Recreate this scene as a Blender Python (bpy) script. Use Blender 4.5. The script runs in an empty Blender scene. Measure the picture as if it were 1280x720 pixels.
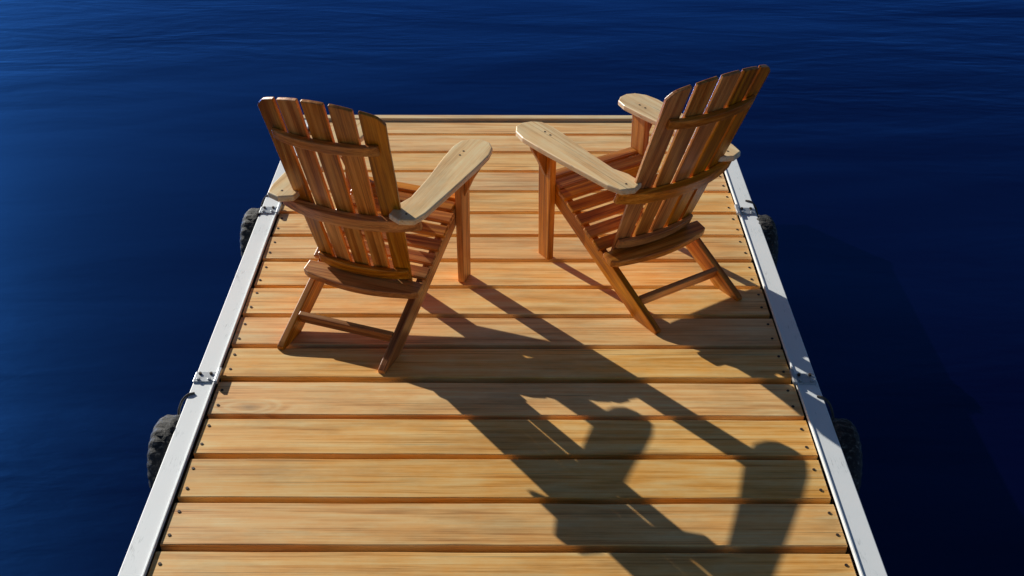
import bpy, math, random
from mathutils import Matrix, Vector
random.seed(7)
scn = bpy.context.scene
COL = scn.collection

# ------------------------------------------------------------------ helpers
def link(o, parent=None):
    COL.objects.link(o)
    if parent is not None:
        o.parent = parent
    return o

def empty(name, loc=(0,0,0), rz=0.0):
    e = bpy.data.objects.new(name, None)
    e.empty_display_size = 0.2
    e.location = loc
    e.rotation_euler = (0,0,rz)
    return link(e)

def mesh_obj(name, verts, faces, mat, parent=None, M=None, smooth=False):
    me = bpy.data.meshes.new(name)
    me.from_pydata(verts, [], faces)
    me.validate(); me.update()
    o = bpy.data.objects.new(name, me)
    if mat: me.materials.append(mat)
    if smooth:
        for p in me.polygons: p.use_smooth = True
    link(o, parent)
    if M is not None: o.matrix_local = M
    return o

def frame(o, x, y):
    x = Vector(x).normalized(); y = Vector(y)
    z = x.cross(y).normalized(); y = z.cross(x)
    m = Matrix((x, y, z)).transposed().to_4x4()
    m.translation = Vector(o)
    return m

def prism(name, outline, t, mat, parent, M, bevel=0.004, seg=2, centre=True):
    """outline in local XY (grain runs along X), extruded along Z"""
    a = sum(outline[i][0]*outline[(i+1)%len(outline)][1]-outline[(i+1)%len(outline)][0]*outline[i][1] for i in range(len(outline)))
    if a < 0: outline = outline[::-1]
    n = len(outline)
    z0, z1 = (-t/2, t/2) if centre else (0, t)
    v = [(p[0],p[1],z0) for p in outline]+[(p[0],p[1],z1) for p in outline]
    f = [tuple(range(n-1,-1,-1)), tuple(range(n,2*n))]
    for i in range(n):
        j=(i+1)%n
        f.append((i,j,n+j,n+i))
    o = mesh_obj(name, v, f, mat, parent, M)
    if bevel:
        b = o.modifiers.new("bev","BEVEL"); b.width=bevel; b.segments=seg; b.limit_method='ANGLE'; b.angle_limit=math.radians(50)
    return o

def rect(x0,x1,y0,y1): return [(x0,y0),(x1,y0),(x1,y1),(x0,y1)]

# ------------------------------------------------------------------ materials
def new_mat(name):
    m = bpy.data.materials.new(name); m.use_nodes=True
    nt=m.node_tree; nt.nodes.clear()
    out=nt.nodes.new("ShaderNodeOutputMaterial")
    b=nt.nodes.new("ShaderNodeBsdfPrincipled")
    nt.links.new(b.outputs[0],out.inputs[0])
    return m,nt,b

class G:
    def __init__(s,nt): s.nt=nt
    def n(s,t,**k):
        x=s.nt.nodes.new(t)
        for a,b in k.items(): setattr(x,a,b)
        return x
    def l(s,a,b): s.nt.links.new(a,b)
    def math(s,op,a,b=None,c=None,clamp=False):
        x=s.n("ShaderNodeMath",operation=op); x.use_clamp=clamp
        for i,v in enumerate((a,b,c)):
            if v is None: continue
            if isinstance(v,(int,float)): x.inputs[i].default_value=v
            else: s.l(v,x.inputs[i])
        return x.outputs[0]
    def mapping(s,vec,scale,loc=(0,0,0),rot=(0,0,0)):
        x=s.n("ShaderNodeMapping"); x.inputs['Scale'].default_value=scale
        x.inputs['Location'].default_value=loc; x.inputs['Rotation'].default_value=rot
        s.l(vec,x.inputs['Vector']); return x.outputs[0]
    def noise(s,vec,scale,detail=3,rough=.5,dist=0):
        x=s.n("ShaderNodeTexNoise"); x.inputs['Scale'].default_value=scale
        x.inputs['Detail'].default_value=detail; x.inputs['Roughness'].default_value=rough
        x.inputs['Distortion'].default_value=dist
        s.l(vec,x.inputs['Vector']); return x.outputs['Fac']
    def ramp(s,fac,stops,interp='LINEAR'):
        x=s.n("ShaderNodeValToRGB"); cr=x.color_ramp; cr.interpolation=interp
        while len(cr.elements)<len(stops): cr.elements.new(.5)
        for e,(p,c) in zip(cr.elements,stops):
            e.position=p
            e.color=(c,c,c,1) if isinstance(c,(int,float)) else (*c,1)
        s.l(fac,x.inputs[0]); return x.outputs[0]
    def mix(s,fac,a,b,mode='MIX'):
        x=s.n("ShaderNodeMix",data_type='RGBA',blend_type=mode)
        for i,v in ((0,fac),(6,a),(7,b)):
            if isinstance(v,(int,float)): x.inputs[i].default_value=v
            elif isinstance(v,tuple): x.inputs[i].default_value=(*v,1)
            else: s.l(v,x.inputs[i])
        return x.outputs[2]

def wood(name, dark, mid, light, rough=.55, knots=True, gscale=1.0, var=.28, spec=.4, stain=.5, bump=.25, lw=.25, freq=95.0, vbase=1.0, warmk=.6):
    m,nt,b=new_mat(name); g=G(nt)
    tc=g.n("ShaderNodeTexCoord").outputs['Object']
    oi=g.n("ShaderNodeObjectInfo").outputs['Random']
    cx=g.n("ShaderNodeCombineXYZ")
    g.l(g.math('MULTIPLY',oi,91.0),cx.inputs[0]); g.l(g.math('MULTIPLY',oi,37.0),cx.inputs[1]); g.l(g.math('MULTIPLY',oi,13.0),cx.inputs[2])
    add=g.n("ShaderNodeVectorMath",operation='ADD'); g.l(tc,add.inputs[0]); g.l(cx.outputs[0],add.inputs[1])
    v=add.outputs[0]
    kv=g.mapping(v,(2.0,5.2,0.0))
    vo=g.n("ShaderNodeTexVoronoi"); vo.inputs['Scale'].default_value=1.0; vo.inputs['Randomness'].default_value=1.0; g.l(kv,vo.inputs['Vector'])
    sep=g.n("ShaderNodeSeparateColor"); g.l(vo.outputs['Color'],sep.inputs[0])
    gate=g.math('GREATER_THAN',sep.outputs[0],.84)
    # distance pushed out of range where the cell has no knot
    kd=g.math('ADD',vo.outputs['Distance'],g.math('SUBTRACT',1.0,gate))
    kd=g.math('ADD',kd,g.math('MULTIPLY_ADD',g.noise(g.mapping(v,(20,60,60)),1.0,2),.04,-.02))
    warp=g.ramp(kd,[(0,1.0),(.40,0.0)],'EASE')
    n1=g.noise(g.mapping(v,(.35*gscale,5.0*gscale,5.0*gscale)),1.0,2,.45,.12)
    if knots: n1=g.math('ADD',n1,g.math('MULTIPLY',warp,.30))
    lines=g.math('SINE',g.math('MULTIPLY',n1,freq))
    lines=g.math('MULTIPLY_ADD',lines,.5,.5)
    lines=g.math('POWER',lines,1.6)
    fib=g.noise(g.mapping(v,(3.5,230.0,230.0)),1.0,3,.6)
    fib2=g.noise(g.mapping(v,(.8,48.0,48.0)),1.0,5,.70)
    blot=g.noise(g.mapping(v,(1.1,5.0,5.0)),1.6,5,.66)
    blot2=g.noise(g.mapping(v,(2.6,5.0,5.0)),2.2,5,.7)
    f=g.math('ADD',g.math('MULTIPLY',lines,lw),g.math('MULTIPLY',fib2,.85-lw*1.0))
    f=g.math('ADD',f,g.math('MULTIPLY_ADD',fib,.50,-.11))
    col=g.ramp(f,[(.31,dark),(.5,mid),(.72,light)])
    st=g.ramp(blot,[(.34,1.0-stain),(.54,1.0)])
    col=g.mix(1.0,col,st,'MULTIPLY')
    warm=g.ramp(blot2,[(.38,(1.0,.84,.66)),(.6,(1.0,1.0,1.0))])
    col=g.mix(warmk,col,warm,'MULTIPLY')
    chk=g.noise(g.mapping(v,(.9,140.0,140.0)),1.0,2,.5)
    ck=g.ramp(chk,[(.28,.40),(.33,1.0)])
    col=g.mix(.85,col,ck,'MULTIPLY')
    vv=g.math('MULTIPLY_ADD',oi,var,vbase-var*.5)
    hs=g.n("ShaderNodeHueSaturation")
    g.l(vv,hs.inputs['Value']); g.l(col,hs.inputs['Color'])
    g.l(g.math('MULTIPLY_ADD',g.math('FRACT',g.math('MULTIPLY',oi,17.3)),.16,.95),hs.inputs['Saturation'])
    col=hs.outputs[0]
    if knots:
        kf=g.ramp(kd,[(.03,.85),(.055,.5),(.12,0.0)])
        col=g.mix(kf,col,tuple(c*.5 for c in dark))
    g.l(col,b.inputs['Base Color'])
    rr=g.math('MULTIPLY_ADD',fib2,.3,rough-.15); g.l(rr,b.inputs['Roughness'])
    b.inputs['Specular IOR Level'].default_value=spec
    bm=g.n("ShaderNodeBump"); bm.inputs['Strength'].default_value=bump; bm.inputs['Distance'].default_value=.003
    h=g.math('ADD',g.math('MULTIPLY',lines,.15),g.math('ADD',g.math('MULTIPLY',fib,.5),g.math('MULTIPLY',fib2,.7)))
    g.l(h,bm.inputs['Height']); g.l(bm.outputs[0],b.inputs['Normal'])
    return m

deck_m = wood("deck_wood",(.48,.20,.052),(.94,.545,.205),(.98,.70,.335),rough=.5,stain=.26,var=.16,bump=.32,lw=.14,freq=60,spec=.5,vbase=1.05,warmk=.7)
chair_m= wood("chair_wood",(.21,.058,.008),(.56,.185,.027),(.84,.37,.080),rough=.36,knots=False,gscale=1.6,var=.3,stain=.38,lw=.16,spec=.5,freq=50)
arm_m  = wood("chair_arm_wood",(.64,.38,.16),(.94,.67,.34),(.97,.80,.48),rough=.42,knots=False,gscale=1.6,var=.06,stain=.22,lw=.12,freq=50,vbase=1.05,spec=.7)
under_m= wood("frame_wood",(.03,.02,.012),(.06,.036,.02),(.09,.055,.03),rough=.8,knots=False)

def metal(name, base, rough=.45, metallic=.6, dirt=.5, scale=9, p0=.3, p1=.47):
    m,nt,b=new_mat(name); g=G(nt)
    tc=g.n("ShaderNodeTexCoord").outputs['Object']
    n=g.noise(tc,scale,5,.65); n2=g.noise(g.mapping(tc,(4,40,4)),6,3,.6)
    c=g.ramp(g.math('MULTIPLY_ADD',n2,.35,g.math('MULTIPLY',n,.65)),[(p0,tuple(x*(1-dirt) for x in base)),(p1,base),(.75,tuple(min(.95,x*1.1) for x in base))])
    g.l(c,b.inputs['Base Color']); b.inputs['Metallic'].default_value=metallic
    g.l(g.math('MULTIPLY_ADD',n,.3,rough-.12),b.inputs['Roughness'])
    bm=g.n("ShaderNodeBump"); bm.inputs['Strength'].default_value=.15; bm.inputs['Distance'].default_value=.002
    g.l(n,bm.inputs['Height']); g.l(bm.outputs[0],b.inputs['Normal'])
    return m
alu_m = metal("weathered_aluminium",(.91,.95,.96),.55,.0,.45,5,.34,.44)
alu_m.node_tree.nodes["Principled BSDF"].inputs['Specular IOR Level'].default_value=1.0
brk_m = metal("galvanised_bracket",(.5,.52,.54),.4,.7,.5,30)
screw_m= metal("rusty_screw",(.05,.03,.02),.6,.3,.4,60)

m,nt,b=new_mat("tyre_rubber"); g=G(nt)
tc=g.n("ShaderNodeTexCoord").outputs['Object']
n=g.noise(g.mapping(tc,(1,1,1)),60,5,.75)
g.l(g.ramp(n,[(.46,(.010,.010,.011)),(.58,(.05,.045,.04)),(.70,(.30,.27,.22))]),b.inputs['Base Color'])
b.inputs['Roughness'].default_value=.7
bm=g.n("ShaderNodeBump"); bm.inputs['Strength'].default_value=.7; bm.inputs['Distance'].default_value=.008
g.l(n,bm.inputs['Height']); g.l(bm.outputs[0],b.inputs['Normal'])
tyre_m=m
m,nt,b=new_mat("dark_rope"); g=G(nt)
tc=g.n("ShaderNodeTexCoord").outputs['Object']
g.l(g.ramp(g.noise(tc,60,3),[(.3,(.03,.03,.03)),(.7,(.14,.12,.1))]),b.inputs['Base Color']); b.inputs['Roughness'].default_value=.9
rope_m=m

# ------------------------------------------------------------------ dock
XL, XR = -1.26, 1.18
SW = .085
PITCH=.2264; FAR=6.07
dock = empty("wooden_dock")
NPL=32
sv=[];sf=[]
def disc(cx,cy,z,r,h=.0015,n=8):
    b0=len(sv)
    for k in range(n):
        a=2*math.pi*k/n; sv.append((cx+r*math.cos(a),cy+r*math.sin(a),z-.004))
    for k in range(n):
        a=2*math.pi*k/n; sv.append((cx+r*math.cos(a),cy+r*math.sin(a),z+h))
    sf.append(tuple(range(b0+n,b0+2*n)))
    for k in range(n):
        j=(k+1)%n; sf.append((b0+k,b0+j,b0+n+j,b0+n+k))
pl0=XL+SW+.006; pl1=XR-SW-.006
for i in range(NPL):
    gap=random.uniform(.027,.034)
    y1=FAR-.050 if i==0 else FAR-PITCH*i-.006
    y0=FAR-PITCH*(i+1)+gap-.006; W=y1-y0
    dz=random.uniform(-.002,.002); e0=random.uniform(0,.006); e1=random.uniform(0,.006)
    L=(pl1-e1)-(pl0+e0)
    N=14; out=[]
    for k in range(N+1): out.append((-L/2+L*k/N, -W/2+random.uniform(-.0015,.0015)))
    for k in range(N,-1,-1): out.append((-L/2+L*k/N, W/2+random.uniform(-.0015,.0015)))
    M=Matrix.Translation(((pl0+e0+pl1-e1)/2,(y0+y1)/2,dz-.019))@Matrix.Rotation(random.uniform(-.0015,.0015),4,'Z')@Matrix.Rotation(random.uniform(-.006,.010),4,'X')
    prism(f"plank_{i+1}",out,.038,deck_m,dock,M,bevel=.003,seg=2)
    for sx in (pl0+.03,pl1-.03):
        for q in (.24,.76):
            disc(sx+random.uniform(-.006,.006),y0+W*q+random.uniform(-.008,.008),dz+.001,.0058)
mesh_obj("screws",sv,sf,screw_m,dock)
NEAR=FAR-PITCH*NPL
joints=[-.30,1.62,3.59,4.95]
for side,xo,xi in (("left",XL,XL+SW),("right",XR,XR-SW)):
    ys=[NEAR]+joints+[FAR]
    for k in range(len(ys)-1):
        a=ys[k]+.0025; bb=ys[k+1]-.0025
        x0,x1=min(xo,xi),max(xo,xi)
        L=bb-a
        M=frame(((x0+x1)/2,(a+bb)/2,.0),(0,1,0),(-1,0,0))
        prism(f"rail_top_{side}_{k+1}",rect(-L/2,L/2,-SW/2,SW/2),.014,alu_m,dock,M,bevel=.003)
        xs = xo+.004 if side=="left" else xo-.004
        M=frame((xs,(a+bb)/2,-.1),(0,1,0),(0,0,1))
        prism(f"rail_side_{side}_{k+1}",rect(-L/2,L/2,-.09,.09),.008,alu_m,dock,M,bevel=.002)
        xl = xi-.003 if side=="left" else xi+.003
        M=frame((xl,(a+bb)/2,.009),(0,1,0),(-1,0,0))
        prism(f"rail_lip_{side}_{k+1}",rect(-L/2,L/2,-.003,.003),.008,alu_m,dock,M,bevel=.001)
    for k,j in enumerate(joints):
        xm=(xo+xi)/2; s=1 if side=="left" else -1
        M=Matrix.Translation((xm+s*.006,j,.0105))
        prism(f"joint_plate_{side}_{k+1}",rect(-.05,.042,-.032,.032),.006,brk_m,dock,M,bevel=.002)
        M=Matrix.Translation((xm+s*.050,j,.018))
        prism(f"joint_hinge_{side}_{k+1}",rect(-.008,.008,-.045,.045),.016,brk_m,dock,M,bevel=.003)
        for q,(dx,dy) in enumerate(((-.025,-.018),(-.025,.018),(.018,-.018),(.018,.018))):
            out=[(.007*math.cos(t*math.pi/3),.007*math.sin(t*math.pi/3)) for t in range(6)]
            prism(f"joint_bolt_{side}_{k+1}_{q+1}",out,.007,screw_m if q%2 else brk_m,dock,Matrix.Translation((xm+dx,j+dy,.017)),bevel=.001)
L=XR-XL
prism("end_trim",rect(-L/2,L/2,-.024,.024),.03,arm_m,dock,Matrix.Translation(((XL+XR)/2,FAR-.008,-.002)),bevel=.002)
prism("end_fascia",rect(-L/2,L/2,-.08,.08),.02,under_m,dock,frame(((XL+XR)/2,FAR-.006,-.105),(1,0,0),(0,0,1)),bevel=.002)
for k,x in enumerate((XL+.06,-.62,-.04,.54,XR-.06)):
    Lj=FAR-NEAR-.1
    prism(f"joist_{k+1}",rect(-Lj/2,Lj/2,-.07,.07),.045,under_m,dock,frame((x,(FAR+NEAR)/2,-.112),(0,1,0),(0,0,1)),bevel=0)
for k,y in enumerate((-.4,1.4,3.0,5.3)):
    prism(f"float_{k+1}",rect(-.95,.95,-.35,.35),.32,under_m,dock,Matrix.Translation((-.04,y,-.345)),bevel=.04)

# ------------------------------------------------------------------ tyres
def tyre(x,y,z,R,r,name="tire_fender",tilt=0):
    bm_v=[];bm_f=[]
    NU,NV=96,20
    for i in range(NU):
        a=2*math.pi*i/NU
        for j in range(NV):
            t=2*math.pi*j/NV
            cx=math.cos(t); sx=math.sin(t)
            px=(abs(sx)**.8)*math.copysign(1,sx)*r*.95
            pr=(abs(cx)**.85)*math.copysign(1,cx)*r*1.05
            rad=R-r+pr
            if cx>.3:
                lug = ((i//2)+(1 if sx>0 else 0))%2
                rad+= .006*lug
                if abs(sx)<.12: rad-=.006
            if cx<-.8: rad+=r*.5
            bm_v.append((px,rad*math.cos(a),rad*math.sin(a)))
    for i in range(NU):
        for j in range(NV):
            i2=(i+1)%NU;j2=(j+1)%NV
            bm_f.append((i*NV+j,i*NV+j2,i2*NV+j2,i2*NV+j))
    o=mesh_obj(name,bm_v,bm_f,tyre_m,smooth=True)
    o.location=(x,y,z); o.rotation_euler=(0,tilt,random.uniform(-.05,.05))
    return o
def rope(name,pts,r=.005):
    cu=bpy.data.curves.new(name,'CURVE'); cu.dimensions='3D'; cu.bevel_depth=r; cu.bevel_resolution=2
    s=cu.splines.new('BEZIER'); s.bezier_points.add(len(pts)-1)
    for p,c in zip(s.bezier_points,pts): p.co=c; p.handle_left_type='AUTO'; p.handle_right_type='AUTO'
    cu.materials.append(rope_m)
    o=bpy.data.objects.new(name,cu); return link(o,dock)
for (x,y,s) in ((XL-.032,3.29,-1),(XL-.022,4.92,-1),(XR+.032,3.28,1),(XR+.022,4.86,1)):
    tyre(x,y,-.16,.17,.060,tilt=.05*s)
    rope("tire_rope",[(x-s*.055,y+.20,.010),(x-s*.03,y+.185,.010),(x-s*.005,y+.16,-.02),(x+s*.0,y+.11,-.10),(x,y+.06,-.14)])

# ------------------------------------------------------------------ chairs
def chair(cx,cy,rz,lean):
    C=empty("adirondack_chair",(cx,cy,0),rz)
    X=(1,0,0);Y=(0,1,0);Z=(0,0,1)
    sl=.50
    def top(y): return .035+sl*y
    for nme,x in (("left",-.228),("right",.228)):
        ang=math.atan(sl); ca,sa=math.cos(ang),math.sin(ang)
        pts=[(-.030,0),(.115,0),(.765,.035+sl*.765-.105),(.765,.37),(.70,.385),(.60,top(.60)),(-.01,top(-.01)),(-.030,.018)]
        loc=[(p[0]*ca+p[1]*sa, -p[0]*sa+p[1]*ca) for p in pts]
        M=frame((x,0,0),(0,ca,sa),(0,-sa,ca))
        prism(f"stringer_{nme}",loc,.03,chair_m,C,M,bevel=.004)
    for nme,s in (("left",-1),("right",1)):
        x=s*.260
        out=[(0,-.04),(.30,-.046),(.592,-.05),(.592,.05),(.30,.046),(0,.04)]
        prism(f"front_post_{nme}",out,.030,chair_m,C,frame((x,.745,0),Z,Y),bevel=.004)
        out=[(.592,.0),(.592,.075),(.56,.07),(.50,.035),(.42,.0)]
        prism(f"arm_bracket_{nme}",out,.026,chair_m,C,frame((x+s*.0155,.745,0),Z,(s,0,0)),bevel=.003)
        def P(u,y): return (y,s*u)
        arm=[P(.205,.165),P(.262,.135),P(.318,.155),P(.336,.22),P(.356,.45),P(.372,.66),P(.376,.77),P(.364,.84),P(.332,.885),P(.290,.90),P(.248,.89),P(.213,.86),P(.200,.80),P(.204,.69),P(.220,.50),P(.226,.32),P(.205,.25)]
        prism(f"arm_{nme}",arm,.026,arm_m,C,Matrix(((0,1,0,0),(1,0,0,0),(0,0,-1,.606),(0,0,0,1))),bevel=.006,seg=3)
        for q,(uu_,yy_) in enumerate(((.262,.725),(.262,.765),(.27,.185))):
            o8=[(.0045*math.cos(t*math.pi/4),.0045*math.sin(t*math.pi/4)) for t in range(8)]
            prism(f"arm_screw_{nme}_{q+1}",o8,.003,screw_m,C,Matrix.Translation((s*uu_,yy_,.6190)),bevel=0)
    prism("front_apron",rect(-.243,.243,-.045,.045),.024,chair_m,C,frame((0,.779,.325),X,Z),bevel=.004)
    n=7
    for k in range(n):
        y=.375+k*.064
        zc=top(y)+.0125; a=math.atan(sl)
        if y>.62: a*=.62; zc=top(.62)+.0125+(y-.62)*sl*.62
        if k==n-1: a*=.1; zc-=.004
        M=frame((0,y,zc),X,(0,math.cos(a),math.sin(a)))
        prism(f"seat_slat_{k+1}",rect(-.243,.243,-.027,.027) if k>=5 else rect(-.262,.262,-.027,.027),.021,chair_m,C,M,bevel=.005)
    out=[(-.262,.03),(-.262,-.03)]
    for k in range(13):
        u=-.235+.47*k/12
        out.append((u,-.045-.030*math.cos(u/.235*math.pi/2)))
    out+=[(.262,-.03),(.262,.03)]
    prism("lower_back_rail",out,.034,chair_m,C,frame((0,.292,.207),X,(0,math.cos(.2),math.sin(.2))),bevel=.005)
    prism("rear_stretcher",rect(-.213,.213,-.026,.026),.022,chair_m,C,frame((0,.125,.072),X,(0,-.35,.94)),bevel=.003)
    by,bz,ty,tz=lean
    v=Vector((0,ty-by,tz-bz)); L=v.length; v.normalize(); u=Vector((1,0,0)); nrm=u.cross(v)
    curv=.50
    ns=5; pb=.083; pt=.1085
    for i in range(ns):
        c=i-(ns-1)/2
        ub,ut=c*pb,c*pt
        wb,wt=pb-.019,pt-.018
        um=(ub+ut)/2
        slope=2*curv*um
        org=Vector((0,by,bz)) - nrm*(curv*um**2)
        uu=(u - nrm*slope*.9).normalized()
        def edge(vv,sd):
            w=wb+(wt-wb)*vv; cc=ub+(ut-ub)*vv
            bulge=.006*math.sin(math.pi*vv) if abs(c)==2 and sd*c>0 else 0
            return cc+sd*(w/2+bulge)
        def toph(q):
            h=L-.9*q*q
            e=abs(q)-.222
            if e>0: h-=16*e*e
            return h
        R=[(q*L,edge(q,1)-um) for q in (.2,.4,.6,.8)]
        Lf=[(q*L,edge(q,-1)-um) for q in (.2,.4,.6,.8)]
        tops=[]
        for q in range(9):
            uq=edge(.97,1)+(edge(.97,-1)-edge(.97,1))*q/8
            tops.append((toph(uq),uq-um))
        poly=[(0,ub-wb/2-um),(0,ub+wb/2-um)]+R+tops+Lf[::-1]
        M=frame(org+u*um,v,uu)
        prism(f"back_slat_{i+1}",poly,.016,chair_m,C,M,bevel=.003)
    def batten(name,vf,half,w,t,mat=chair_m,taper=.35):
        out=[];N=14
        for k in range(N+1):
            a=-half+2*half*k/N
            out.append((a,-curv*a*a+.0105))
        for k in range(N,-1,-1):
            a=-half+2*half*k/N
            tt=t*(1-taper*abs(a/half)**4)
            out.append((a,-curv*a*a+.0105+tt))
        o=Vector((0,by,bz))+v*(vf*L)
        return prism(name,out,w,mat,C,frame(o,u,nrm),bevel=.004)
    batten("upper_back_batten",.80,.218,.045,.024)
    vf=(.585-.035-bz)/(tz-bz)
    batten("arm_back_batten",vf,.305,.062,.032)
    batten("lower_back_batten",.10,.205,.05,.022)
    return C
chair(-.735,3.735,-math.radians(20.5),(.335,.17,.03,1.10))
chair(.765,4.06,math.radians(33.5),(.335,.17,-.06,1.11))

# ------------------------------------------------------------------ water
m=bpy.data.materials.new("lake_water"); m.use_nodes=True; nt=m.node_tree; nt.nodes.clear(); g=G(nt)
out=g.n("ShaderNodeOutputMaterial")
tc=g.n("ShaderNodeTexCoord").outputs['Object']
big=g.noise(g.mapping(tc,(.30,.8,1),rot=(0,0,-.80)),.7,2,.45,.4)
midn=g.noise(g.mapping(tc,(.5,2.0,1),rot=(0,0,-.95)),1.1,3,.5,.5)
fine=g.noise(g.mapping(tc,(1.0,3.0,1),rot=(0,0,-.8)),4.5,3,.5,.3)
patch=g.ramp(g.noise(g.mapping(tc,(.4,1.0,1),rot=(0,0,-.7)),.30,2,.5,.3),[(.42,.15),(.60,1.0)])
h=g.math('ADD',g.math('MULTIPLY',big,1.0),g.math('MULTIPLY',g.math('ADD',g.math('MULTIPLY',midn,.34),g.math('MULTIPLY',fine,.045)),patch))
bm=g.n("ShaderNodeBump"); bm.inputs['Strength'].default_value=.65; bm.inputs['Distance'].default_value=.09
g.l(h,bm.inputs['Height'])
dif=g.n("ShaderNodeBsdfDiffuse"); dif.inputs[0].default_value=(.0010,.0004,.012,1)
gl=g.n("ShaderNodeBsdfGlossy"); gl.inputs['Color'].default_value=(.008,.19,1,1); gl.inputs['Roughness'].default_value=.27
gl2=g.n("ShaderNodeBsdfGlossy"); gl2.inputs['Color'].default_value=(.28,.80,1,1); gl2.inputs['Roughness'].default_value=.20
g.l(bm.outputs[0],gl.inputs['Normal']); g.l(bm.outputs[0],gl2.inputs['Normal'])
gm=g.n("ShaderNodeMixShader"); gm.inputs[0].default_value=.25; g.l(gl.outputs[0],gm.inputs[1]); g.l(gl2.outputs[0],gm.inputs[2])
fr=g.n("ShaderNodeFresnel"); fr.inputs['IOR'].default_value=1.65; g.l(bm.outputs[0],fr.inputs['Normal'])
mx=g.n("ShaderNodeMixShader"); g.l(g.math('MULTIPLY',g.math('POWER',fr.outputs[0],1.4),3.3,clamp=True),mx.inputs[0]); g.l(dif.outputs[0],mx.inputs[1]); g.l(gm.outputs[0],mx.inputs[2])
g.l(mx.outputs[0],out.inputs[0])
S=3000
mesh_obj("lake_water",[(-S,-S,-.42),(S,-S,-.42),(S,S,-.42),(-S,S,-.42)],[(0,1,2,3)],m)

# ------------------------------------------------------------------ light
EL=math.radians(19.6); AZ=math.radians(41.5)     # sun stands ahead-left of the camera
tosun=Vector((-math.sin(AZ)*math.cos(EL),math.cos(AZ)*math.cos(EL),math.sin(EL)))
sd=bpy.data.lights.new("sun",'SUN'); sd.energy=5.0; sd.angle=math.radians(.4); sd.color=(1,.96,.87)
so=bpy.data.objects.new("sun",sd); link(so); so.rotation_euler=tosun.to_track_quat('Z','Y').to_euler(); so.location=tosun*30
w=bpy.data.worlds.new("World"); scn.world=w; w.use_nodes=True
nt=w.node_tree; bg=nt.nodes.get("Background") or nt.nodes.new("ShaderNodeBackground")
sky=nt.nodes.new("ShaderNodeTexSky"); sky.sky_type='NISHITA'; sky.sun_disc=False
sky.sun_elevation=EL; sky.sun_rotation=-AZ; sky.dust_density=.3; sky.ozone_density=2.0; sky.air_density=.7
nt.links.new(sky.outputs[0],bg.inputs[0]); bg.inputs[1].default_value=.05

# ------------------------------------------------------------------ camera
cd=bpy.data.cameras.new("camera"); cd.sensor_width=36; cd.lens=1431/1280*36; cd.clip_end=10000; cd.clip_start=.05
co=bpy.data.objects.new("camera",cd); link(co)
co.location=(0,0,2.73); co.rotation_euler=(math.radians(90-32.65),0,.0041)
scn.camera=co
scn.view_settings.view_transform='Standard'; scn.view_settings.look='None'; scn.view_settings.exposure=0
